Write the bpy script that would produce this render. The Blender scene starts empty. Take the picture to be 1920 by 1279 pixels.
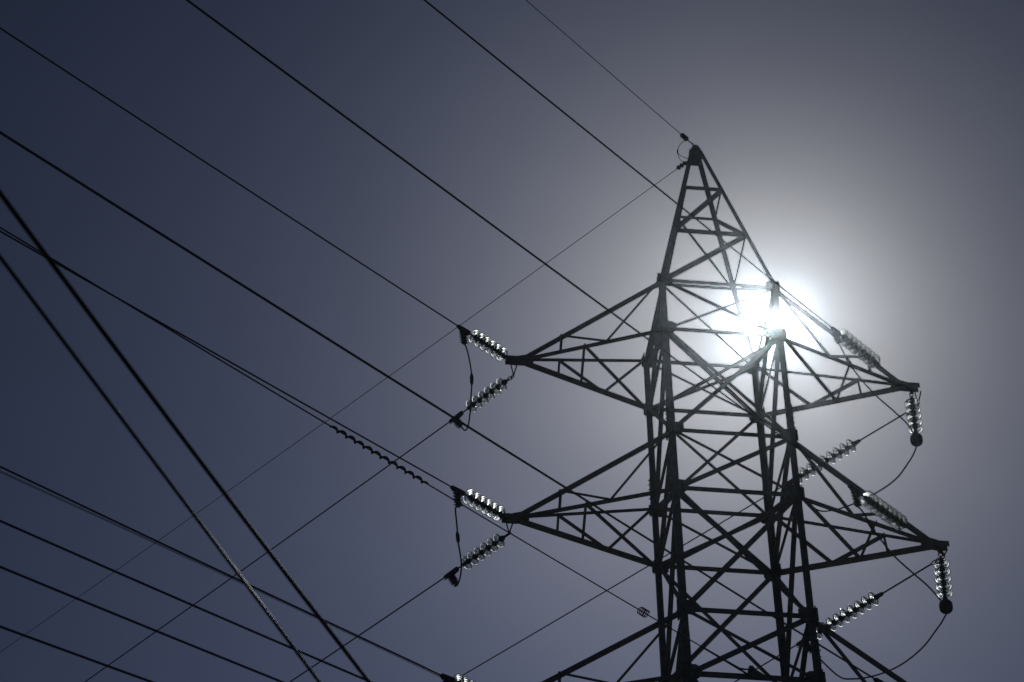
import bpy, bmesh, math
from mathutils import Vector, Matrix

R = math.radians
V = Vector
scene = bpy.context.scene
col = scene.collection

# ------------------------------------------------------------------ camera
cam_d = bpy.data.cameras.new('camera')
cam = bpy.data.objects.new('camera', cam_d)
col.objects.link(cam)
CAM = V((-5.182, -24.002, 1.60))
YAW, PITCH, ROLL = 0.07433, 0.78425, 0.01504
fw = V((math.sin(YAW) * math.cos(PITCH), math.cos(YAW) * math.cos(PITCH), math.sin(PITCH)))
rt0 = V((math.cos(YAW), -math.sin(YAW), 0))
up0 = rt0.cross(fw)
rt = rt0 * math.cos(ROLL) + up0 * math.sin(ROLL)
up = up0 * math.cos(ROLL) - rt0 * math.sin(ROLL)
M = Matrix((rt, up, -fw)).transposed().to_4x4()
M.translation = CAM
cam.matrix_world = M
cam_d.sensor_width = 36
cam_d.lens = 70.944
cam_d.clip_start = 0.1
cam_d.clip_end = 5000
cam_d.dof.use_dof = True
cam_d.dof.focus_distance = 32
cam_d.dof.aperture_fstop = 4.0
cam_d.dof.aperture_blades = 7
scene.camera = cam

# ------------------------------------------------------------------ sky, sun, exposure
SUN_AZ, SUN_EL = R(14.51), R(45.02)
sun_dir = V((math.sin(SUN_AZ) * math.cos(SUN_EL), math.cos(SUN_AZ) * math.cos(SUN_EL), math.sin(SUN_EL)))
world = bpy.data.worlds.new('World')
scene.world = world
world.use_nodes = True
wn, wl = world.node_tree.nodes, world.node_tree.links
bg = wn['Background']
sky = wn.new('ShaderNodeTexSky')
sky.sky_type = 'NISHITA'
sky.sun_disc = False
sky.sun_elevation = SUN_EL
sky.sun_rotation = SUN_AZ
sky.air_density = 1.0
sky.dust_density = 0.2
sky.ozone_density = 6.0
SKY_STRENGTH = 0.073
bg.inputs['Strength'].default_value = SKY_STRENGTH


def wmath(op, a, b=None):
    n = wn.new('ShaderNodeMath')
    n.operation = op
    for i, q in enumerate((a, b)):
        if q is None:
            continue
        if isinstance(q, (int, float)):
            n.inputs[i].default_value = q
        else:
            wl.new(q, n.inputs[i])
    return n.outputs[0]


# aureole painted into the sky round the sun, deeper towards the horizon (longer air path)
wtc = wn.new('ShaderNodeTexCoord')
wdot = wn.new('ShaderNodeVectorMath')
wdot.operation = 'DOT_PRODUCT'
wl.new(wtc.outputs['Generated'], wdot.inputs[0])
wdot.inputs[1].default_value = sun_dir
theta = wmath('ARCCOSINE', wmath('MINIMUM', wdot.outputs['Value'], 0.9999999))
wsep = wn.new('ShaderNodeSeparateXYZ')
wl.new(wtc.outputs['Generated'], wsep.inputs[0])
air = wmath('POWER', wmath('DIVIDE', 0.7071, wmath('MAXIMUM', wsep.outputs['Z'], 0.42)), 2.13)
# glow painted brighter on one side of the sun, with faint added streaks
wside = wn.new('ShaderNodeVectorMath')
wside.operation = 'DOT_PRODUCT'
wl.new(wtc.outputs['Generated'], wside.inputs[0])
side_dir = V((math.cos(SUN_AZ), -math.sin(SUN_AZ), 0))
wside.inputs[1].default_value = side_dir
wmr = wn.new('ShaderNodeMapRange')
wmr.interpolation_type = 'SMOOTHSTEP'
wmr.inputs['From Min'].default_value = -0.14
wmr.inputs['From Max'].default_value = 0.13
wmr.inputs['To Min'].default_value = 1.17
wmr.inputs['To Max'].default_value = 0.80
wl.new(wside.outputs['Value'], wmr.inputs['Value'])
wmap = wn.new('ShaderNodeMapping')
wmap.inputs['Rotation'].default_value = (0.3, 0.5, 0.9)
wmap.inputs['Scale'].default_value = (5.0, 14.0, 9.0)
wl.new(wtc.outputs['Generated'], wmap.inputs['Vector'])
wnz = wn.new('ShaderNodeTexNoise')
wnz.inputs['Scale'].default_value = 1.0
wnz.inputs['Detail'].default_value = 3.0
wl.new(wmap.outputs[0], wnz.inputs['Vector'])
wm2 = wn.new('ShaderNodeMapRange')
wm2.inputs['From Min'].default_value = 0.3
wm2.inputs['From Max'].default_value = 0.7
wm2.inputs['To Min'].default_value = 0.95
wm2.inputs['To Max'].default_value = 1.05
wl.new(wnz.outputs['Fac'], wm2.inputs['Value'])
air = wmath('MULTIPLY', wmath('MULTIPLY', air, wmr.outputs['Result']), wm2.outputs['Result'])
wide = wmath('MULTIPLY', air, wmath('DIVIDE', 1.0, wmath('ADD', 1.0, wmath('POWER', wmath('DIVIDE', theta, 0.109), 2.44))))
broad = wmath('MULTIPLY', air, wmath('EXPONENT', wmath('MULTIPLY', theta, -1 / 0.187)))
narrow = wmath('DIVIDE', 1.0, wmath('ADD', 1.0, wmath('POWER', wmath('DIVIDE', theta, 0.060), 4.0)))
AUREOLE = 16.0 / SKY_STRENGTH
last = sky.outputs['Color']
for fac, colr in ((wide, (0.258, 0.240, 0.170)), (broad, (0.0, 0.0215, 0.130)), (narrow, (0.215, 0.209, 0.197))):
    sc_ = wn.new('ShaderNodeVectorMath')
    sc_.operation = 'SCALE'
    sc_.inputs[0].default_value = [c * AUREOLE for c in colr]
    wl.new(fac, sc_.inputs['Scale'])
    ad_ = wn.new('ShaderNodeVectorMath')
    ad_.operation = 'ADD'
    wl.new(last, ad_.inputs[0])
    wl.new(sc_.outputs[0], ad_.inputs[1])
    last = ad_.outputs[0]
wl.new(last, bg.inputs['Color'])

sun_l = bpy.data.lights.new('sun', 'SUN')
sun_l.energy = 5.0
sun_l.angle = R(0.53)
sun_l.color = (1.0, 0.985, 0.96)
sun = bpy.data.objects.new('sun', sun_l)
col.objects.link(sun)
sun.location = (8, 30, 60)
sun.rotation_euler = (-sun_dir).to_track_quat('-Z', 'Y').to_euler()

scene.view_settings.view_transform = 'Standard'
scene.view_settings.look = 'None'
scene.view_settings.gamma = 1.0
scene.view_settings.exposure = -4.0
cy = scene.cycles
cy.max_bounces = 12
cy.transmission_bounces = 12
cy.volume_bounces = 0
cy.sample_clamp_indirect = 60
cy.use_denoising = True
cy.use_adaptive_sampling = False


# ------------------------------------------------------------------ helpers
class MB:
    """Collects shapes and links them as one mesh object."""
    def __init__(s):
        s.v, s.f, s.sm = [], [], []

    def add(s, vs, fs, smooth=False):
        n = len(s.v)
        s.v += [V(q) for q in vs]
        s.f += [tuple(i + n for i in f) for f in fs]
        s.sm += [smooth] * len(fs)
        return s

    def prism(s, poly0, poly1):
        n = len(poly0)
        fs = [tuple(range(n - 1, -1, -1)), tuple(range(n, 2 * n))]
        fs += [(i, (i + 1) % n, n + (i + 1) % n, n + i) for i in range(n)]
        return s.add(list(poly0) + list(poly1), fs)

    def angle(s, p0, p1, w, t, nrm, flip=1, w2=None, off=0.0):
        """Rolled steel angle section from p0 to p1; one leg lies in the plane facing nrm."""
        p0, p1 = V(p0), V(p1)
        a = (p1 - p0).normalized()
        n = V(nrm)
        n = (n - a * n.dot(a)).normalized()
        b = a.cross(n) * flip
        w2 = w2 or w
        prof = [(-w / 2, 0), (w / 2, 0), (w / 2, -t), (-w / 2 + t, -t), (-w / 2 + t, -w2), (-w / 2, -w2)]
        P0 = [p0 + b * x + n * (y + off) for x, y in prof]
        P1 = [p1 + b * x + n * (y + off) for x, y in prof]
        if flip < 0:
            P0.reverse(); P1.reverse()
        return s.prism(P0, P1)

    def leg(s, p0, p1, w, t, dx, dy):
        """Corner angle: flanges run from the outer corner along dx and dy."""
        p0, p1 = V(p0), V(p1)
        prof = [(0, 0), (w, 0), (w, t), (t, t), (t, w), (0, w)]
        P = lambda p: [p + V((dx * (x - w * .5), dy * (y - w * .4), 0)) for x, y in prof]
        A, B = P(p0), P(p1)
        if dx * dy < 0:
            A.reverse(); B.reverse()
        return s.prism(A, B)

    def plate(s, c, u, v, n, poly, t):
        c, u, v, n = V(c), V(u), V(v), V(n)
        A = [c + u * x + v * y - n * t / 2 for x, y in poly]
        B = [c + u * x + v * y + n * t / 2 for x, y in poly]
        return s.prism(A, B)

    def box(s, c, hx, hy, hz, X=(1, 0, 0), Y=(0, 1, 0), Z=(0, 0, 1)):
        c, X, Y, Z = V(c), V(X), V(Y), V(Z)
        q = [(-hx, -hy), (hx, -hy), (hx, hy), (-hx, hy)]
        return s.prism([c + X * x + Y * y - Z * hz for x, y in q], [c + X * x + Y * y + Z * hz for x, y in q])

    def tube(s, pts, r, seg=8, caps=True):
        pts = [V(q) for q in pts]
        n = len(pts)
        rr = r if hasattr(r, '__len__') else [r] * n
        t0 = (pts[1] - pts[0]).normalized()
        ref = V((0, 0, 1)) if abs(t0.z) < 0.9 else V((1, 0, 0))
        u = (ref - t0 * ref.dot(t0)).normalized()
        vs = []
        for i in range(n):
            t = (pts[min(i + 1, n - 1)] - pts[max(i - 1, 0)]).normalized()
            u = (u - t * u.dot(t)).normalized()
            w = t.cross(u)
            for k in range(seg):
                an = 2 * math.pi * k / seg
                vs.append(pts[i] + (u * math.cos(an) + w * math.sin(an)) * rr[i])
        fs = []
        for i in range(n - 1):
            for k in range(seg):
                k2 = (k + 1) % seg
                fs.append((i * seg + k, i * seg + k2, (i + 1) * seg + k2, (i + 1) * seg + k))
        s.add(vs, fs, True)
        if caps:
            m = len(s.v) - len(vs)
            s.f += [tuple(m + k for k in range(seg - 1, -1, -1)), tuple(m + (n - 1) * seg + k for k in range(seg))]
            s.sm += [False, False]
        return s

    def lathe(s, prof, o=(0, 0, 0), ax=(1, 0, 0), seg=24, closed=False):
        """prof: (distance along ax, radius) list."""
        o, ax = V(o), V(ax).normalized()
        u = ax.orthogonal().normalized()
        w = ax.cross(u)
        n = len(prof)
        vs = []
        for x, r in prof:
            for k in range(seg):
                an = 2 * math.pi * k / seg
                vs.append(o + ax * x + (u * math.cos(an) + w * math.sin(an)) * max(r, 1e-5))
        fs = []
        for i in range(n if closed else n - 1):
            j = (i + 1) % n
            for k in range(seg):
                k2 = (k + 1) % seg
                fs.append((i * seg + k, i * seg + k2, j * seg + k2, j * seg + k))
        return s.add(vs, fs, True)

    def ring(s, c, R_, r, X, Y, sx=1.0, seg=14):
        """Closed link; stretched along X by sx."""
        c, X, Y = V(c), V(X).normalized(), V(Y).normalized()
        N = X.cross(Y)
        vs, fs, m = [], [], 6
        for i in range(seg):
            a = 2 * math.pi * i / seg
            d = X * math.cos(a) * sx + Y * math.sin(a)
            dn = d.normalized()
            for k in range(m):
                b = 2 * math.pi * k / m
                vs.append(c + d * R_ + (dn * math.cos(b) + N * math.sin(b)) * r)
        for i in range(seg):
            for k in range(m):
                fs.append((i * m + k, i * m + (k + 1) % m, ((i + 1) % seg) * m + (k + 1) % m, ((i + 1) % seg) * m + k))
        return s.add(vs, fs, True)

    def build(s, name, mat, parent=None, org=None):
        me = bpy.data.meshes.new(name)
        o = V(org) if org is not None else V((0, 0, 0))
        me.from_pydata([tuple(q - o) for q in s.v], [], s.f)
        me.polygons.foreach_set('use_smooth', s.sm)
        bm = bmesh.new(); bm.from_mesh(me)
        bmesh.ops.recalc_face_normals(bm, faces=bm.faces)
        bm.to_mesh(me); bm.free()
        me.materials.append(mat)
        ob = bpy.data.objects.new(name, me)
        col.objects.link(ob)
        if parent is not None:
            ob.parent = parent
        elif org is not None:
            ob.location = o
        return ob


def tag(o, label=None, cat=None, group=None, kind=None):
    if label: o['label'] = label
    if cat: o['category'] = cat
    if group: o['group'] = group
    if kind: o['kind'] = kind
    return o


def empty(name, loc=(0, 0, 0)):
    o = bpy.data.objects.new(name, None)
    o.empty_display_size = 0.3
    o.location = loc
    col.objects.link(o)
    return o


# ------------------------------------------------------------------ materials
def mat_base(name):
    m = bpy.data.materials.new(name)
    m.use_nodes = True
    nt = m.node_tree
    return m, nt.nodes, nt.links, nt.nodes['Principled BSDF']


def noisy(name, c0, c1, scale, rough, metal=0.0, detail=6, rough1=None, bump=0.0, bscale=None):
    m, n, l, b = mat_base(name)
    tc = n.new('ShaderNodeTexCoord')
    nz = n.new('ShaderNodeTexNoise')
    nz.inputs['Scale'].default_value = scale
    nz.inputs['Detail'].default_value = detail
    cr = n.new('ShaderNodeValToRGB')
    cr.color_ramp.elements[0].position = 0.35
    cr.color_ramp.elements[1].position = 0.68
    cr.color_ramp.elements[0].color = (*c0, 1)
    cr.color_ramp.elements[1].color = (*c1, 1)
    l.new(tc.outputs['Object'], nz.inputs['Vector'])
    l.new(nz.outputs['Fac'], cr.inputs['Fac'])
    l.new(cr.outputs['Color'], b.inputs['Base Color'])
    mr = n.new('ShaderNodeMapRange')
    mr.inputs['To Min'].default_value = rough
    mr.inputs['To Max'].default_value = rough1 if rough1 is not None else rough + 0.15
    l.new(nz.outputs['Fac'], mr.inputs['Value'])
    l.new(mr.outputs['Result'], b.inputs['Roughness'])
    b.inputs['Metallic'].default_value = metal
    if bump:
        nb = n.new('ShaderNodeTexNoise')
        nb.inputs['Scale'].default_value = bscale or scale * 6
        l.new(tc.outputs['Object'], nb.inputs['Vector'])
        bp = n.new('ShaderNodeBump')
        bp.inputs['Strength'].default_value = bump
        bp.inputs['Distance'].default_value = 0.01
        l.new(nb.outputs['Fac'], bp.inputs['Height'])
        l.new(bp.outputs['Normal'], b.inputs['Normal'])
    return m


M_STEEL = noisy('galvanised_steel', (0.16, 0.165, 0.17), (0.27, 0.275, 0.28), 9.0, 0.55, 0.15, bump=0.15)
M_CAP = noisy('dark_cast_iron', (0.03, 0.03, 0.032), (0.07, 0.068, 0.066), 20.0, 0.5, 0.2)
M_ALU = noisy('weathered_aluminium', (0.10, 0.10, 0.105), (0.18, 0.18, 0.185), 30.0, 0.5, 0.4)
M_RUBBER = noisy('black_insulation', (0.018, 0.019, 0.018), (0.03, 0.031, 0.03), 14.0, 0.36, 0.0, rough1=0.40)
M_BROWN = noisy('brownish_black_insulation', (0.022, 0.019, 0.015), (0.04, 0.034, 0.026), 14.0, 0.46, 0.0, rough1=0.50)
for m_ in (M_RUBBER, M_BROWN):
    m_.node_tree.nodes['Principled BSDF'].inputs['Specular IOR Level'].default_value = 0.5
M_OLIVE = noisy('dull_olive_plastic', (0.035, 0.036, 0.028), (0.06, 0.06, 0.045), 25.0, 0.5, 0.0)

M_GLASS, n_, l_, b_ = mat_base('toughened_glass')
b_.inputs['Base Color'].default_value = (0.95, 0.985, 0.965, 1)
b_.inputs['Transmission Weight'].default_value = 1.0
b_.inputs['IOR'].default_value = 1.5
tc_ = n_.new('ShaderNodeTexCoord')
nz_ = n_.new('ShaderNodeTexNoise')
nz_.inputs['Scale'].default_value = 18
l_.new(tc_.outputs['Object'], nz_.inputs['Vector'])
mr_ = n_.new('ShaderNodeMapRange')
mr_.inputs['To Min'].default_value = 0.02
mr_.inputs['To Max'].default_value = 0.10
l_.new(nz_.outputs['Fac'], mr_.inputs['Value'])
l_.new(mr_.outputs['Result'], b_.inputs['Roughness'])
tr_ = n_.new('ShaderNodeBsdfTransparent')
tr_.inputs['Color'].default_value = (0.95, 0.985, 0.965, 1)
rf_ = n_.new('ShaderNodeBsdfRefraction')
rf_.inputs['Color'].default_value = (0.95, 0.985, 0.965, 1)
rf_.inputs['IOR'].default_value = 1.2
rf_.inputs['Roughness'].default_value = 0.34
m1_ = n_.new('ShaderNodeMixShader')
m1_.inputs['Fac'].default_value = 0.60
l_.new(tr_.outputs[0], m1_.inputs[1])
r2_ = n_.new('ShaderNodeBsdfRefraction')
r2_.inputs['Color'].default_value = (0.97, 0.99, 0.98, 1)
r2_.inputs['IOR'].default_value = 1.40
r2_.inputs['Roughness'].default_value = 0.36
m2_ = n_.new('ShaderNodeMixShader')
m2_.inputs['Fac'].default_value = 0.7
l_.new(rf_.outputs[0], m2_.inputs[1])
l_.new(r2_.outputs[0], m2_.inputs[2])
l_.new(m2_.outputs[0], m1_.inputs[2])
mx_ = n_.new('ShaderNodeMixShader')
lw_ = n_.new('ShaderNodeLayerWeight')
lw_.inputs['Blend'].default_value = 0.35
lm_ = n_.new('ShaderNodeMapRange')
lm_.inputs['To Min'].default_value = 0.08
lm_.inputs['To Max'].default_value = 0.55
l_.new(lw_.outputs['Facing'], lm_.inputs['Value'])
# the thick rim and the ribs are solid glass, so they bend the light hardest
sp_ = n_.new('ShaderNodeSeparateXYZ')
l_.new(tc_.outputs['Object'], sp_.inputs[0])
cb_ = n_.new('ShaderNodeCombineXYZ')
l_.new(sp_.outputs['Y'], cb_.inputs['Y'])
l_.new(sp_.outputs['Z'], cb_.inputs['Z'])
ln_ = n_.new('ShaderNodeVectorMath')
ln_.operation = 'LENGTH'
l_.new(cb_.outputs[0], ln_.inputs[0])
rr_ = n_.new('ShaderNodeValToRGB')
rr_.color_ramp.interpolation = 'EASE'
dv_ = n_.new('ShaderNodeMath')
dv_.operation = 'DIVIDE'
dv_.inputs[1].default_value = 0.13
l_.new(ln_.outputs['Value'], dv_.inputs[0])
l_.new(dv_.outputs[0], rr_.inputs['Fac'])
els = rr_.color_ramp.elements
els[0].position, els[0].color = 0.0, (0, 0, 0, 1)
els[1].position, els[1].color = 1.0, (1, 1, 1, 1)
for ps_, vl_ in ((.36, .0), (.39, .8), (.42, .0), (.57, .0), (.60, .85), (.63, .0), (.76, .0), (.79, .9), (.82, .0), (.90, .05), (.935, 1.0)):
    e_ = els.new(ps_)
    e_.color = (vl_, vl_, vl_, 1)
mxm_ = n_.new('ShaderNodeMath')
mxm_.operation = 'MAXIMUM'
l_.new(lm_.outputs['Result'], mxm_.inputs[0])
l_.new(rr_.outputs['Color'], mxm_.inputs[1])
l_.new(mxm_.outputs[0], mx_.inputs['Fac'])
l_.new(m1_.outputs[0], mx_.inputs[1])
l_.new(b_.outputs[0], mx_.inputs[2])
l_.new(mx_.outputs[0], n_['Material Output'].inputs['Surface'])

M_GROUND = noisy('dry_grass_soil', (0.10, 0.085, 0.055), (0.16, 0.15, 0.085), 0.6, 0.9, 0.0, detail=10, rough1=1.0, bump=0.4, bscale=8)

# ------------------------------------------------------------------ ground
g = MB()
N = 40
half = 1500.0
for i in range(N + 1):
    for j in range(N + 1):
        x = -half + 2 * half * i / N
        y = -half + 2 * half * j / N
        d = math.hypot(x, y)
        g.v.append(V((x, y, -0.02 + (0 if d < 160 else 1.5 * math.sin(x * 0.004 + 1) * math.cos(y * 0.005) * min(1, (d - 160) / 300)))))
for i in range(N):
    for j in range(N):
        a = i * (N + 1) + j
        g.f.append((a, a + N + 1, a + N + 2, a + 1)); g.sm.append(True)
tag(g.build('ground', M_GROUND), 'dry grassy ground around the foot of the pylon', 'ground', kind='structure')

# ------------------------------------------------------------------ pylon
Z = dict(A=30.947, P1=29.486, P2=27.965, U1=26.319, L1=25.167, U2=22.928, L2=21.740, U3=19.444, L3=18.320,
         B1=14.7, B2=10.4, B3=5.4, G=-0.05)
HW = dict(A=0.073, P1=0.351, P2=0.641, U1=0.955, L1=0.950, U2=0.941, L2=0.936, U3=0.926, L3=0.922)
for k in ('B1', 'B2', 'B3', 'G'):
    HW[k] = 0.922 + (2.7 - 0.922) * (Z['L3'] - Z[k]) / Z['L3']
DEP = 1.025
CS = {'nl': (-1, -1), 'nr': (1, -1), 'fl': (-1, 1), 'fr': (1, 1)}


def node(lv, c):
    sx, sy = CS[c]
    return V((sx * HW[lv], sy * HW[lv] * DEP, Z[lv]))


FACES = {'near': ('nl', 'nr', V((0, -1, 0))), 'far': ('fl', 'fr', V((0, 1, 0))),
         'west': ('nl', 'fl', V((-1, 0, 0))), 'east': ('nr', 'fr', V((1, 0, 0)))}
pyl = tag(empty('electricity_pylon'), 'dark steel lattice pylon with three tiers of crossarms in front of the sun', 'pylon')

for c, (sx, sy) in CS.items():
    m = MB()
    m.leg(node('U1', c) + V((0, 0, 0.05)), node('A', c) + V((0, 0, -0.05)), 0.076, 0.010, -sx, -sy)
    m.leg(node('L3', c), node('U1', c) + V((0, 0, 0.05)), 0.106, 0.011, -sx, -sy)
    m.leg(node('G', c), node('L3', c), 0.13, 0.014, -sx, -sy)
    lg = m.build('leg', M_STEEL, pyl)
    # splice angles with bolt heads, sub-parts of the leg
    for (zs, h) in ((Z['U2'] + 0.42, 0.5), (Z['L3'] + 0.42, 0.55)):
        sp = MB()
        k0 = (zs - h / 2 - Z['L3']) / (Z['U1'] - Z['L3'])
        k1 = (zs + h / 2 - Z['L3']) / (Z['U1'] - Z['L3'])
        a, b = node('L3', c).lerp(node('U1', c), k0), node('L3', c).lerp(node('U1', c), k1)
        o3 = V((sx * 0.004, sy * 0.006, 0))
        sp.leg(a + o3, b + o3, 0.120, 0.010, -sx, -sy)
        for q in range(5):
            pz = a.lerp(b, (q + 0.5) / 5)
            for dz in (0, ):
                p = pz + V((sx * 0.062, sy * 0.005, 0))
                sp.lathe([(0, 0.013), (0.018, 0.013), (0.018, 0.008), (0.032, 0.008), (0.032, 0)], p, (sx, 0, 0), 6)
                p = pz + V((-sx * 0.005, sy * 0.052, 0))
                sp.lathe([(0, 0.013), (0.018, 0.013), (0.018, 0.008), (0.032, 0.008), (0.032, 0)], p, (0, sy, 0), 6)
        sp.build('splice_plate', M_STEEL, lg)

# horizontals in all four faces
HZ = [('P1', .052), ('P2', .060), ('U1', .070), ('L1', .070), ('U2', .068), ('L2', .072), ('U3', .072), ('L3', .080),
      ('B1', .08), ('B2', .08), ('B3', .08)]
for lv, w in HZ:
    for fc, (a, b, n) in FACES.items():
        ww = w * (1.9 if lv in ('P1', 'P2') else 1.22) if fc == 'near' else w * 0.80
        A, B = node(lv, a), node(lv, b)
        m = MB()
        m.angle(A, B, ww, 0.007, n, 1 if fc in ('near', 'west') else -1, off=0.010, w2=ww * 0.8)
        m.build('horizontal_strut', M_STEEL, pyl)

# single diagonals of the peak
PK = {'near': [('P1', 'nr', 'P2', 'nl'), ('P2', 'nr', 'U1', 'nl')], 'east': [('P1', 'fr', 'P2', 'nr'), ('P2', 'fr', 'U1', 'nr')],
      'far': [('P1', 'fl', 'P2', 'fr'), ('P2', 'fl', 'U1', 'fr')], 'west': [('P1', 'nl', 'P2', 'fl'), ('P2', 'nl', 'U1', 'fl')]}
for fc, ds in PK.items():
    n = FACES[fc][2]
    for (l0, c0, l1, c1) in ds:
        w = .070 if fc == 'near' else (.062 if fc == 'east' else (.085 if fc == 'west' else .048))
        MB().angle(node(l0, c0), node(l1, c1), w, 0.006, n, off=0.017).build('diagonal_brace', M_STEEL, pyl)

# crossed diagonals of the body; (panel, near widths falling right, falling left)
PAN = [('U1', 'L1', .060, .040), ('L1', 'U2', .055, .060), ('U2', 'L2', .040, .066), ('L2', 'U3', .062, .066), ('U3', 'L3', .045, .070),
       ('L3', 'B1', .07, .07), ('B1', 'B2', .07, .07), ('B2', 'B3', .08, .08), ('B3', 'G', .08, .08)]
FARW = {('U1', 'L1'): (.040, .056), ('L1', 'U2'): (.045, .045), ('U2', 'L2'): (.040, .062), ('L2', 'U3'): (.050, .062), ('U3', 'L3'): (.05, .05)}
for (t, b_l, w0, w1) in PAN:
    for fc, (a, b, n) in FACES.items():
        if fc == 'near':
            u0, u1 = w0, w1
        elif fc == 'far':
            u0, u1 = FARW.get((t, b_l), (.06, .06))
        else:
            u0, u1 = .046, .050
        k_ = 1.28 if fc in ('near', 'far') else 1.5
        u0, u1 = u0 * k_, u1 * k_
        MB().angle(node(t, a), node(b_l, b), u0, 0.006, n, off=0.018).build('diagonal_brace', M_STEEL, pyl)
        MB().angle(node(t, b), node(b_l, a), u1, 0.006, n, -1, off=-0.016).build('diagonal_brace', M_STEEL, pyl)
# plan bracing
for lv in ('L1', 'L2', 'L3'):
    MB().angle(node(lv, 'nl') + V((0, 0, -.03)), node(lv, 'fr') + V((0, 0, -.03)), .062, .006, (0, 0, 1)).build('plan_brace', M_STEEL, pyl)
    MB().angle(node(lv, 'fl') + V((0, 0, -.045)), node(lv, 'nr') + V((0, 0, -.045)), .048, .006, (0, 0, 1)).build('plan_brace', M_STEEL, pyl)

# gusset plates on the near and far faces
GP = [(-.115, -.10), (.10, -.13), (.175, -.06), (.175, .085), (.10, .13), (-.115, .13)]
for lv in ('U1', 'L1', 'U2', 'L2', 'U3', 'L3'):
    for c, (sx, sy) in CS.items():
        m = MB()
        sc = 0.80 if lv == 'U1' else (0.92 if sy > 0 else 1.0)
        ce = node(lv, c) + V((-sx * 0.01, sy * 0.050, 0))
        m.plate(ce, V((-sx * sc, 0, 0)), V((0, 0, sc)), V((0, sy, 0)), GP, 0.012)
        for (bx, bz) in ((.0, -.06), (.0, .02), (.0, .09), (.08, .03), (.08, -.05), (.13, .0), (-.06, .06), (-.06, -.04)):
            m.lathe([(0, .012), (.016, .012), (.016, .007), (.028, .007), (.028, 0)], ce + V((-sx * bx * sc, sy * .006, bz * sc)), (0, sy, 0), 6)
        m.build('gusset_plate', M_STEEL, pyl)
        # side gussets with bolt ends standing out past the leg
        m = MB()
        ce = node(lv, c) + V((sx * 0.060, -sy * 0.01, 0))
        m.plate(ce, V((0, -sy * sc, 0)), V((0, 0, sc)), V((sx, 0, 0)), GP, 0.012)
        for (bx, bz) in ((.0, -.07), (.0, -.02), (.0, .03), (.0, .08), (.09, .04), (.09, -.04)):
            m.lathe([(0, .012), (.016, .012), (.016, .007), (.030, .007), (.030, 0)], ce + V((sx * .006, -sy * bx * sc, bz * sc)), (sx, 0, 0), 6)
        m.build('gusset_plate', M_STEEL, pyl)

# peak cap
m = MB()
zt = Z['A']
for sy in (-1, 1):
    m.plate((0, sy * 0.088, zt - 0.03), (1, 0, 0), (0, 0, 1), (0, 1, 0),
            [(-.115, -.25), (.115, -.25), (.095, .0), (.06, .12), (.02, .15), (-.045, .13), (-.085, .02)], 0.012)
for sx in (-1, 1):
    m.plate((sx * 0.095, 0, zt - 0.08), (0, 1, 0), (0, 0, 1), (1, 0, 0), [(-.082, -.2), (.082, -.2), (.07, .12), (-.07, .12)], 0.012)
    for q in range(5):
        m.lathe([(0, .011), (.014, .011), (.014, .007), (.03, .007), (.03, 0)], (sx * .101, -.05, zt - 0.24 + q * .055), (sx, 0, 0), 6)
for sy in (-1, 1):
    for q in range(4):
        for x in (-.05, .05):
            m.lathe([(0, .011), (.014, .011), (.014, .007), (.026, .007), (.026, 0)], (x, sy * .094, zt - 0.24 + q * .07), (0, sy, 0), 6)
m.box((0, 0, zt + 0.075), 0.03, 0.081, 0.02)
m.build('peak_cap', M_STEEL, pyl)

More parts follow.
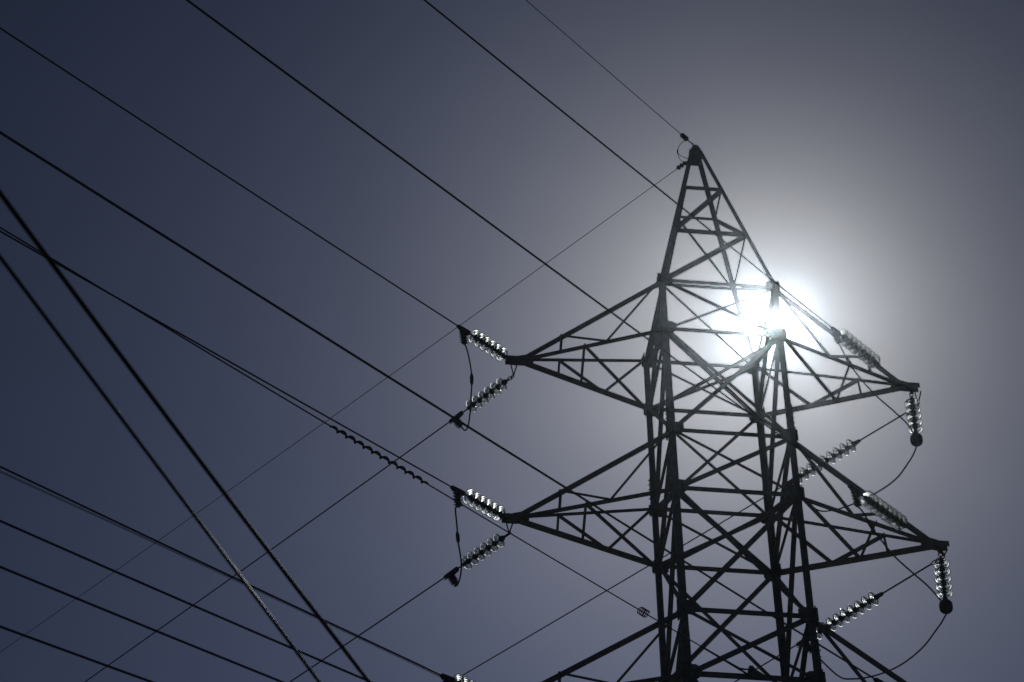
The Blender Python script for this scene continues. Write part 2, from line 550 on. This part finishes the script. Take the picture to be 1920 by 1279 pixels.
# crossarms
ARM = [('U1', 'L1', 3.250), ('U2', 'L2', 3.308), ('U3', 'L3', 3.36)]
for (uu, ll, ln) in ARM:
    for s in (-1, 1):
        cn, cf = ('nl', 'fl') if s < 0 else ('nr', 'fr')
        tip = V((s * ln, 0, Z[ll]))
        nT, nB, fT, fB = node(uu, cn), node(ll, cn), node(uu, cf), node(ll, cf)
        tn, tf = tip + V((0, -.03, .0)), tip + V((0, .03, .0))
        tn2, tf2 = tip + V((0, -.02, .03)), tip + V((0, .02, .03))
        ch = MB()
        ch.angle(tn2, nT, .062, .008, (0, -1, .5), 1 * s)
        ch.angle(tn, nB, .048, .008, (0, -1, 0), 1 * s)
        ch.angle(tf2, fT, .042, .006, (0, 1, .5), 1 * s)
        ch.angle(tf, fB, .122, .009, (0, 1, 0), -1 * s)
        arm = ch.build('crossarm', M_STEEL, pyl)
        UN = lambda t: tn2.lerp(nT, t)
        LN = lambda t: tn.lerp(nB, t)
        UF = lambda t: tf2.lerp(fT, t)
        LF = lambda t: tf.lerp(fB, t)
        nn, nf, dn = V((0, -1, .3)), V((0, 1, .3)), V((0, 0, -1))
        br = [(UN(.29), LN(.28), .042, nn), (UN(.29), LN(.60), .036, nn), (LN(.60), UN(.97), .036, nn),
              (LN(.445), LF(.465), .040, dn),
              (UF(.30), LF(.29), .036, nf), (UF(.30), LF(.64), .054, nf), (LF(.64), UF(.97), .044, nf)]
        br.append((LN(.445), LF(.96), .038, dn) if s < 0 else (LN(.97), LF(.465), .044, dn))
        for i, (a, b, w, n) in enumerate(br):
            e = (b - a).normalized() * 0.03
            MB().angle(a - e, b + e, w * 1.10, .006, n, off=0.012 if i % 2 else 0.005).build('lattice_brace', M_STEEL, arm)
        tp = MB()
        # channel at the tip: web and two flanges, with a lug plate below
        cx = s * (ln + (0.07 if ll == 'L1' else 0.02))
        tp.box((cx, 0, Z[ll] + .038), 0.18, 0.062, 0.006)
        tp.box((cx, -.056, Z[ll] - .012), 0.18, 0.006, 0.044)
        tp.box((cx, .056, Z[ll] - .012), 0.18, 0.006, 0.044)
        tp.plate((s * (ln - .06), -.036, Z[ll] + .03), (s, 0, 0), (0, 0, 1), (0, 1, 0),
                 [(-.16, -.075), (.10, -.07), (.10, .04), (-.05, .085), (-.16, .10)], 0.010)
        tp.plate((s * (ln - .06), .036, Z[ll] + .03), (s, 0, 0), (0, 0, 1), (0, 1, 0),
                 [(-.16, -.075), (.10, -.07), (.10, .04), (-.05, .085), (-.16, .10)], 0.010)
        tp.box((s * (ln + .06), 0, Z[ll] - .064), 0.085, 0.05, 0.008)
        tp.build('tip_bracket', M_STEEL, arm)

# bracket on the lowest visible beam that anchors the fibre cable
zb = Z['L3']
br = MB()
br.plate((0.0, -.985, zb + .045), (1, 0, 0), (0, 0, 1), (0, 1, 0), [(-.09, -.10), (.22, -.10), (.16, -.02), (.06, .05), (.0, .125), (-.045, .125), (-.07, .06)], 0.014)
for x in (-.03, .02, .07):
    br.lathe([(0, .012), (.016, .012), (.016, 0)], (x, -.993, zb - .02), (0, -1, 0), 6)
br.build('anchor_bracket', M_STEEL, pyl)

# ------------------------------------------------------------------ line geometry: start point, heading, slope
NEAR = {'e': ((0.025, -0.029, 31.066), -133.29, -0.1990), 'r1': ((3.402, 0.056, 25.097), -133.80, -0.2040),
        'r2': ((3.439, 0.084, 21.639), -133.35, -0.1996), 'r3': ((3.476, 0.112, 18.171), -133.21, -0.1973),
        'l1': ((-3.471, -0.038, 25.173), -133.65, -0.2034), 'l2': ((-3.486, -0.031, 21.745), -133.56, -0.2026),
        'l3': ((-3.545, -0.022, 18.320), -133.37, -0.1993)}
FAR = {'e': ((0.073, 0.056, 30.990), 130.90, -0.0273), 'l1': ((-3.350, 0.141, 24.938), 130.19, -0.0351),
       'l2': ((-3.384, 0.120, 21.527), 129.82, -0.0382), 'r1': ((3.483, 0.159, 24.887), 130.84, -0.0195),
       'r2': ((3.437, 0.079, 21.582), 129.28, -0.0448)}
SAG = 0.0005


def at(t, s):
    P, h, m = t
    return V(P) + V((s * math.cos(R(h)), s * math.sin(R(h)), m * s + SAG * s * s))


def line_frame(t):
    P, h, m = t
    X = V((math.cos(R(h)), math.sin(R(h)), m)).normalized()
    Zv = (V((0, 0, 1)) - X * X.z).normalized()
    Y = Zv.cross(X)
    mt = Matrix((X, Y, Zv)).transposed().to_4x4()
    mt.translation = V(P)
    return mt


def spans(a, b):
    out, s, st = [], a, 0.4
    while s < b:
        out.append(s)
        s += st
        st = min(st * 1.25, 3.0)
    return out + [b]


def power_line(t, s0, s1, r, label, name='power_line', cat='power line', group='conductors strung from the pylon', mat=None):
    org = at(t, s0)
    o = MB().tube([at(t, s) for s in spans(s0, s1)], r, 8).build(name, mat or M_ALU, None, org)
    return tag(o, label, cat, group)


# ------------------------------------------------------------------ insulator parts
# bell of one glass disc, axis +X (cap towards -X); closed profile, ribbed underside
DISC = [(-.020, .044), (-.016, .062), (-.004, .086), (.010, .108), (.022, .1225), (.030, .1275), (.036, .1265), (.037, .1225),
        (.028, .116), (.020, .108), (.022, .104), (.038, .101), (.039, .097), (.022, .092), (.010, .086), (.012, .080), (.032, .077),
        (.033, .072), (.012, .067), (.004, .060), (.006, .054), (.024, .050), (.025, .044), (.002, .038), (-.008, .034), (-.020, .034)]
CAPP = [(-.085, .0), (-.085, .030), (-.072, .040), (-.040, .046), (-.018, .050), (-.010, .048), (-.006, .033), (.004, .022), (.020, .016),
        (.058, .013), (.062, .019), (.070, .017), (.072, 0)]
disc_src = MB().lathe(DISC, seg=28, closed=True).build('insulator_disc', M_GLASS)
cap_src = MB().lathe(CAPP, seg=14).build('metal_cap', M_CAP, disc_src)
col.objects.unlink(disc_src)
col.objects.unlink(cap_src)


def add_discs(root, x0, n, axis=None):
    for i in range(n):
        d = disc_src.copy(); col.objects.link(d)
        d.parent = root
        d.location = (x0 + 0.146 * i, 0, 0)
        d.rotation_euler = (1.3 * i + x0 * 7, 0, 0)
        c = cap_src.copy(); col.objects.link(c)
        c.parent = d


def clamp_mesh(x0, x1, tail, tl):
    """Bolted strain clamp: tapered trough along +X and a tail dropping away along tail."""
    L = x1 - x0
    m = MB()
    X = V((1, 0, 0))
    m.tube([(x0 - .20, 0, 0), (x0 + .02, 0, 0)], [.012, .012], 8)
    m.lathe([(-.10, 0), (-.10, .02), (-.06, .032), (.0, .034), (.02, .02), (.02, 0)], (x0 - .14, 0, 0), X, 10)
    m.plate((x0, 0, 0), X, (0, 0, 1), (0, 1, 0),
            [(0, -.030), (.06, -.046), (L * .55, -.060), (L * .8, -.048), (L, -.022), (L + .03, -.014), (L + .03, .014), (L, .022), (.05, .034), (0, .030)], 0.05)
    T = V(tail).normalized()
    b0 = V((x0 + L * .62, 0, -.03))
    N = V((0, 1, 0))
    U = N.cross(T).normalized()
    m.tube([b0 + V((.02, 0, .02)), b0 + T * .03, b0 + T * tl * .5, b0 + T * tl], [.030, .042, .036, .026], 8)
    m.box(b0 + T * tl * .5, tl * .46, .022, .038, T, N, U)
    nb = 5
    for q in range(nb):
        c = b0 + T * (tl * (.14 + .78 * q / (nb - 1)))
        m.box(c, .011, .036, .052 - .004 * q, T, N, U)
        m.tube([c + N * .028 - U * .07, c + N * .028 + U * .06], .008, 6)
        m.tube([c - N * .028 - U * .07, c - N * .028 + U * .06], .008, 6)
    m.ring((x0 + L + .005, 0, -.035), .028, .006, (0, 0, 1), (1, 0, 0), 1.0, 12)
    return m, b0 + T * tl


def string(t, label, group, discs0, nd, rod, clamp, tail, tl=0.27, hang=None):
    """Tension string along a conductor: links, optional extension rod, glass discs, strain clamp."""
    mt = line_frame(t)
    root = empty('insulator_string')
    root.matrix_world = mt
    tag(root, label, 'insulator', group)
    inv = mt.inverted()
    lk = MB()
    if rod:
        a, b = rod
        lk.ring((0.03, 0, 0), .030, .010, (1, 0, 0), (0, 0, 1), 1.5)
        lk.ring((0.11, 0, 0), .030, .010, (1, 0, 0), (0, 1, 0), 1.6)
        lk.ring((a - .03, 0, 0), .032, .009, (1, 0, 0), (0, 0, 1), 1.9)
        lk.tube([(a + .02, 0, 0), (b, 0, 0)], .0135, 8)
        lk.lathe([(0, 0), (0, .026), (.03, .034), (.09, .034), (.11, .022), (.11, 0)], (b - .06, 0, 0), (1, 0, 0), 10)
        lk.tube([(b, 0, 0), (discs0 - .05, 0, 0)], .02, 8)
    else:
        e = discs0 - .085
        if e > .12:
            lk.ring((.025, 0, 0), .028, .010, (1, 0, 0), (0, 0, 1), 1.3)
            lk.ring((.085, 0, 0), .030, .010, (1, 0, 0), (0, 1, 0), 1.5)
            lk.tube([(.11, 0, 0), (discs0 - .03, 0, 0)], .018, 8)
        else:
            lk.tube([(-.03, 0, 0), (discs0 - .02, 0, 0)], .020, 8)
    if hang:
        for hp in hang:
            lk.tube([inv @ V(hp), inv @ (V(t[0]) + V((0, 0, 0.005)))], .011, 6)
    lk.build('shackle_links', M_CAP, root)
    add_discs(root, discs0, nd)
    tail_l = inv.to_3x3() @ V(tail)
    cm, tp = clamp_mesh(clamp[0], clamp[1], tail_l, tl)
    cm.build('strain_clamp', M_CAP, root)
    return mt @ tp


LG = 'glass insulator strings on the pylon arms'


def hangpts(t):
    P = V(t[0])
    zt_ = [z for z in (Z['L1'], Z['L2'], Z['L3']) if abs(z - P.z) < 0.5][0]
    return [(P.x - .06, 0.02, zt_ - .06), (P.x + .05, 0.02, zt_ - .06)]


def tail_far(t, k=.55):
    h = R(t[1])
    return (-k * math.cos(h), -k * math.sin(h), -1)


DOWN = (0.12, 0.12, -1)
tails = {}
tails['l1n'] = string(NEAR['l1'], 'overlapping glass discs between open sky and the top arm tip opposite the sun', LG, .12, 6, None, (1.00, 1.28), DOWN)
tails['l1f'] = string(FAR['l1'], 'string of separate glass discs slung below the top arm tip opposite the sun', LG, .25, 6, None, (1.22, 1.50), tail_far(FAR['l1']), hang=hangpts(FAR['l1']))
tails['l2n'] = string(NEAR['l2'], 'string of overlapping glass discs ending at the middle arm tip, just above a crossing cable', LG, .09, 6, None, (.97, 1.25), DOWN)
tails['l2f'] = string(FAR['l2'], 'string of separate glass discs slung below the middle arm tip opposite the sun', LG, .20, 6, None, (1.15, 1.42), tail_far(FAR['l2']), hang=hangpts(FAR['l2']))
tails['r1n'] = string(NEAR['r1'], 'long glass string lying along the top edge of the sunward upper arm', LG, 1.30, 8, (.22, 1.20), (2.42, 2.66), DOWN, .22)
tails['r2n'] = string(NEAR['r2'], 'long glass string lying along the top edge of the sunward middle arm', LG, 1.38, 8, (.22, 1.28), (2.62, 2.94), DOWN)
tails['r1f'] = string(FAR['r1'], 'slanting glass string on a thin rod behind the leg, between the two sunward arms', LG, 1.38, 9, (.22, 1.28), (2.64, 2.88), tail_far(FAR['r1']), hang=hangpts(FAR['r1']))
tails['r2f'] = string(FAR['r2'], 'slanting glass string on a thin rod below the sunward middle arm, reaching behind the leg', LG, 1.38, 9, (.22, 1.28), (2.66, 2.98), tail_far(FAR['r2']), hang=hangpts(FAR['r2']))
tails['l3n'] = string(NEAR['l3'], 'lowest clamp and glass string cut by the bottom edge of the photo', LG, .12, 6, None, (.95, 1.21), DOWN)
tails['r3n'] = string(NEAR['r3'], 'glass string of the lowest sunward arm, its clamp just at the bottom edge', LG, 1.44, 8, (.22, 1.34), (2.72, 3.06), DOWN)


def hanging(top, lean, label):
    root = empty('hanging_insulator', top)
    d = V((lean, 0, -1)).normalized()
    root.rotation_euler = d.to_track_quat('X', 'Z').to_euler()
    tag(root, label, 'insulator', 'hanging jumper insulators with round weights')
    lk = MB()
    lk.ring((.05, 0, 0), .034, .010, (1, 0, 0), (0, 1, 0), 1.6)
    lk.ring((.135, 0, 0), .030, .010, (1, 0, 0), (0, 0, 1), 1.5)
    lk.tube([(.17, 0, 0), (.26, 0, 0)], .018, 8)
    lk.build('shackle_links', M_CAP, root)
    add_discs(root, .295, 5)
    w = MB()
    w.lathe([(.92, 0), (.92, .026), (.98, .030), (1.0, .040), (1.05, .042), (1.055, .06), (1.07, .082), (1.095, .099), (1.13, .103), (1.175, .103),
             (1.21, .097), (1.235, .080), (1.248, .055), (1.25, 0)], (0, 0, 0), (1, 0, 0), 24)
    w.build('counterweight', M_CAP, root)
    return root


hanging((3.250 + .10, 0, Z['L1'] - .06), -.045, 'upright hanging glass string with round dark weight below the sunward top arm tip')
hanging((3.308 + .055, 0, Z['L2'] - .06), -.055, 'upright hanging glass string with round dark weight below the sunward middle arm tip')

# ------------------------------------------------------------------ conductors
power_line(NEAR['l1'], 1.24, 62, .0118, 'line running up from the topmost arm clamp opposite the sun to the upper edge', group='conductors strung from the pylon')
power_line(NEAR['l2'], 1.21, 62, .0118, 'line reaching the middle arm clamp opposite the sun, just above the wire with the spiral')
power_line(NEAR['r1'], 2.62, 62, .0125, 'line crossing the pylon peak on its way to the sunward top arm')
power_line(NEAR['r2'], 2.90, 62, .0125, 'line crossing the top crossarm and pylon body to the sunward middle arm')
power_line(NEAR['r3'], 3.02, 62, .0125, 'thick line passing the lower clamp of the top arm towards the lowest sunward arm')
power_line(NEAR['l3'], 1.17, 62, .0118, 'sharp line ending at the clamp on the bottom edge, doubled by a faint blurred wire')
power_line(FAR['l1'], 1.46, 120, .0112, 'line falling away from the lower clamp of the top arm towards the bottom edge')
power_line(FAR['l2'], 1.38, 120, .0112, 'line falling away from the lower clamp of the middle arm to the bottom edge')
power_line(FAR['r1'], 2.84, 120, .0112, 'line emerging behind the pylon legs at the middle arm and falling to the bottom clamp')
power_line(FAR['r2'], 2.94, 120, .0112, 'short stretch of line between the legs above the lowest beam')


# ------------------------------------------------------------------ earth wire
def earth_wire(t, s_clamp0, s_clamp1, s_end, label):
    mt = line_frame(t)
    root = empty('earth_wire')
    root.matrix_world = mt
    tag(root, label, 'wire', 'earth wires at the pylon peak')
    inv = mt.inverted()
    MB().tube([inv @ at(t, s) for s in spans(s_clamp0, s_end)], .0068, 6).build('wire_strand', M_ALU, root)
    c = MB()
    c.ring((.05, 0, 0), .024, .008, (1, 0, 0), (0, 1, 0), 1.4)
    c.ring((.12, 0, 0), .028, .008, (1, 0, 0), (0, 0, 1), 1.5)
    c.tube([(.15, 0, 0), (s_clamp0, 0, 0)], [.009, .014], 8)
    c.lathe([(0, 0), (0, .026), (s_clamp1 - s_clamp0, .030), (s_clamp1 - s_clamp0, 0)], (s_clamp0, 0, 0), (1, 0, 0), 10)
    for q in range(3):
        x = s_clamp0 + (s_clamp1 - s_clamp0) * (q + .5) / 3
        c.lathe([(-.020, 0), (-.018, .036), (-.010, .050), (.010, .050), (.018, .036), (.020, 0)], (x, 0, 0), (1, 0, 0), 8)
    c.build('dead_end_clamp', M_CAP, root)


earth_wire(NEAR['e'], .30, .50, 62, 'thin earth wire rising from the very top of the pylon to the upper edge')
earth_wire(FAR['e'], .30, .52, 120, 'thinnest wire falling from the pylon peak across the whole sky to the lower edge')


def smooth(pts, k=6):
    pts = [V(q) for q in pts]
    P = [pts[0] * 2 - pts[1]] + pts + [pts[-1] * 2 - pts[-2]]
    out = []
    for i in range(1, len(P) - 2):
        for j in range(k):
            t = j / k
            a, b, c, d = P[i - 1], P[i], P[i + 1], P[i + 2]
            out.append(0.5 * ((2 * b) + (c - a) * t + (2 * a - 5 * b + 4 * c - d) * t * t + (3 * b - a - 3 * c + d) * t ** 3))
    return out + [pts[-1]]


def jumper(pts, r, label, group='jumper loops under the arm tips', sleeve=None, branch=None):
    cv = smooth(pts)
    org = cv[0]
    mb = MB().tube(cv, r, 8)
    if branch:
        mb.tube(smooth(branch), r, 8)
    o = mb.build('jumper_cable', M_ALU, None, org)
    tag(o, label, 'cable', group)
    if sleeve is not None:
        i = int(sleeve * (len(cv) - 1))
        a, b = cv[max(i - 1, 0)], cv[min(i + 2, len(cv) - 1)]
        mid, d = (a + b) / 2, (b - a).normalized()
        L = .12 if r > .01 else .05
        MB().tube([mid - d * L, mid - d * L * .5, mid + d * L * .5, mid + d * L], [r * 1.4, r * 2.3, r * 2.3, r * 1.4], 8).build('joint_sleeve', M_CAP, o, org)
    return o


jumper([tails['l1n'], (-4.175, -0.80, 24.52), (-4.096, -0.55, 24.372), (-4.060, -0.25, 24.338), (-4.049, 0.10, 24.333), (-4.037, 0.40, 24.349),
        (-4.040, 0.75, 24.375), (-4.062, 0.93, 24.394), (-4.10, 1.0, 24.43), tails['l1f']], .0130,
       'jumper loop joining both clamps of the top arm opposite the sun', sleeve=.30)
jumper([tails['l2n'], (-4.266, -0.80, 21.182), (-4.225, -0.55, 21.075), (-4.182, -0.20, 21.045), (-4.115, 0.20, 21.056), (-4.091, 0.45, 21.069),
        (-4.091, 0.70, 21.080), (-4.119, 0.90, 21.086), (-4.157, 0.97, 21.107), tails['l2f']], .0130,
       'jumper loop joining both clamps of the middle arm opposite the sun', sleeve=.30)
W1 = V((3.30, 0.03, 23.93))
jumper([tails['r1n'], (1.812, -1.602, 24.188), (1.904, -1.506, 24.085), (2.113, -1.289, 23.985), (2.443, -0.945, 23.964), (2.839, -0.534, 24.03),
        (3.15, -0.2, 24.05), W1, (3.292, 0.188, 23.85), (3.199, 0.306, 23.712), (3.023, 0.531, 23.543), (2.775, 0.848, 23.505), (2.462, 1.248, 23.563),
        (2.185, 1.602, 23.697), (1.983, 1.859, 23.921), tails['r1f']], .0130,
       'jumper loop swinging under the sunward top arm and round the upper hanging weight', sleeve=.12)
W2 = V((3.305, 0.03, 20.52))
jumper([tails['r2n'], (1.678, -1.785, 20.76), (1.803, -1.656, 20.62), (1.994, -1.458, 20.52), (2.241, -1.202, 20.445), (2.605, -0.825, 20.46),
        (2.95, -0.45, 20.50), W2, (3.308, 0.224, 20.47), (3.196, 0.363, 20.336), (3.037, 0.558, 20.177), (2.833, 0.808, 20.084), (2.630, 1.059, 20.07),
        (2.404, 1.336, 20.131), (2.181, 1.611, 20.259), (1.995, 1.839, 20.469), tails['r2f']], .0130,
       'jumper loop swinging under the sunward middle arm and round the lower hanging weight', sleeve=.12)
jumper([at(NEAR['e'], .30), (-0.205, -0.25, 30.996), (-0.286, -0.12, 31.019), (-0.320, 0.0, 31.003), (-0.310, 0.08, 30.975), (-0.266, 0.18, 30.958),
        (-0.173, 0.27, 30.935), at(FAR['e'], .32)], .0062, 'small thin loop of wire beside the pylon peak', None, sleeve=.50,
       branch=[(-0.310, 0.08, 30.975), (-0.219, 0.10, 30.915), (-0.09, 0.095, 30.86)])

# ------------------------------------------------------------------ fibre cable with its fittings
FIB = ((0.0226, -0.9655, 18.298), -132.94, -0.1861)
fib = empty('fibre_cable')
fmt = line_frame(FIB)
fib.matrix_world = fmt
fin = fmt.inverted()
tag(fib, 'cable wrapped with a dark spiral, anchored at the lowest beam inside the pylon', 'cable')
MB().tube([fin @ at(FIB, s) for s in spans(.10, 62)], .0082, 8).build('cable_sheath', M_OLIVE, fib)
de = MB()
de.tube([fin @ at(FIB, s) for s in (.36, .6, .9, 1.3, 1.31)], [.020, .017, .015, .013, .008], 8)
o0 = fin @ (V(FIB[0]) + V((-.02, -.02, .13)))
de.tube([fin @ at(FIB, .42), fin @ (at(FIB, .25) + V((0, 0, .05))), o0], [.016, .013, .012], 8)
de.tube([fin @ at(FIB, .42), fin @ (at(FIB, .2) + V((0, 0, -.02))), fin @ (V(FIB[0]) + V((.02, -.02, -.03)))], [.014, .012, .012], 8)
de.build('dead_end_grip', M_CAP, fib)


def helix(t, s0, s1, turns, rad, r, label, name, cat, mat, step=20, ph=0.0, stretch=None):
    org = at(t, s0)
    mt = line_frame(t)
    Y, Zv = mt.col[1].to_3d(), mt.col[2].to_3d()
    n = int(turns * step)
    pts, rr = [], []
    for i in range(n + 1):
        k = i / n
        a = 2 * math.pi * turns * k + ph
        env = min(1.0, k * 12 + .25, (1 - k) * 12 + .25) if stretch else 1.0
        pts.append(at(t, s0 + (s1 - s0) * k) + (Y * math.cos(a) + Zv * math.sin(a)) * rad * env)
        rr.append(r)
    return tag(MB().tube(pts, rr, 8).build(name, mat, None, org), label, cat)


helix(FIB, 7.10, 8.76, 11.5, .022, .0125, 'dark spiral damper wound round the cable below the open sky', 'spiral_damper', 'cable damper', M_OLIVE, stretch=True)
helix(FIB, 2.65, 2.79, 3.6, .050, .0075, 'small open wire coil on the cable just before the pylon leg', 'wire_coil', 'coil', M_CAP, step=24)

# ------------------------------------------------------------------ near service cables and low wires
ZC = 25.167


def span_line(a, b, sag, t0, t1, n=60):
    a, b = V(a) + V((0, 0, ZC)), V(b) + V((0, 0, ZC))
    out = []
    for i in range(n + 1):
        t = t0 + (t1 - t0) * i / n
        out.append(a.lerp(b, t) + V((0, 0, sag * t * (t - 1))))
    return out


def service_cable(pts, r, mat, label):
    """Sheathed cable; its round section swells slightly where the cores twist inside."""
    org = pts[0]
    fine = []
    for i in range(len(pts) - 1):
        k = max(1, int((pts[i + 1] - pts[i]).length / .012))
        fine += [pts[i].lerp(pts[i + 1], j / k) for j in range(k)]
    fine.append(pts[-1])
    s, rr = 0.0, []
    for i, p in enumerate(fine):
        if i:
            s += (p - fine[i - 1]).length
        rr.append(r * (1 + .010 * math.sin(s * 2 * math.pi / .11) + .006 * math.sin(s * 2 * math.pi / .047 + 1)))
    return tag(MB().tube(fine, rr, 12).build('service_cable', mat, None, org), label, 'cable', 'thick blurred cables close overhead')


service_cable(span_line((-6.702, -18.997, -17.972), (-5.245, -16.066, -17.970), .0527, -2.2, 3.2), .0098, M_BROWN,
              'thick blurred cable with a dull sheen, the one nearer the pylon')
service_cable(span_line((-6.649, -18.960, -18.272), (-5.466, -16.469, -18.268), -.0068, -2.2, 3.2), .0078, M_RUBBER,
              'thick blurred cable with a pale glint low down, the one farther from the pylon')
for a, b, sg, lab in (((-7.962, -12.692, -14.399), (-5.298, -11.023, -14.401), .0247, 'soft dark wire in the lower corner, topmost of its three'),
                      ((-7.887, -12.682, -14.800), (-5.920, -11.506, -14.801), .0128, 'soft dark wire in the lower corner, between two like it'),
                      ((-7.795, -12.668, -15.297), (-6.790, -12.128, -15.301), .0039, 'soft dark wire in the lower corner, lowest of its three')):
    L = (V(b) - V(a)).length
    ps = span_line(a, b, sg, -6 / L, 10 / L, 40)
    tag(MB().tube(ps, .0088, 8).build('overhead_wire', M_RUBBER, None, ps[0]), lab, 'wire', 'three low wires in the lower corner')
ps = span_line((-6.929, -17.107, -17.699), (-4.887, -15.760, -17.702), -.025, -1.5, 1.35, 40)
tag(MB().tube(ps, .0032, 6).build('overhead_wire', M_RUBBER, None, ps[0]), 'faint blurred wire just below the sharp line to the bottom clamp', 'wire')

# ------------------------------------------------------------------ lens glare
hz = MB().box((0, 0, 17.5), 170, 170, 19.5)  # added unseen volume; its forward scatter imitates lens bloom over the steel
mh = bpy.data.materials.new('glare_scatter')
mh.use_nodes = True
hn, hl = mh.node_tree.nodes, mh.node_tree.links
hn.remove(hn['Principled BSDF'])
pv = hn.new('ShaderNodeVolumePrincipled')
pv.inputs['Color'].default_value = (0.76, 0.88, 1.0, 1)
pv.inputs['Density'].default_value = 0.00075
pv.inputs['Anisotropy'].default_value = 0.989
hl.new(pv.outputs['Volume'], hn['Material Output'].inputs['Volume'])
tag(hz.build('glare_volume', mh), 'added volume imitating the lens glare round the sun', 'glare_volume', kind='stuff')
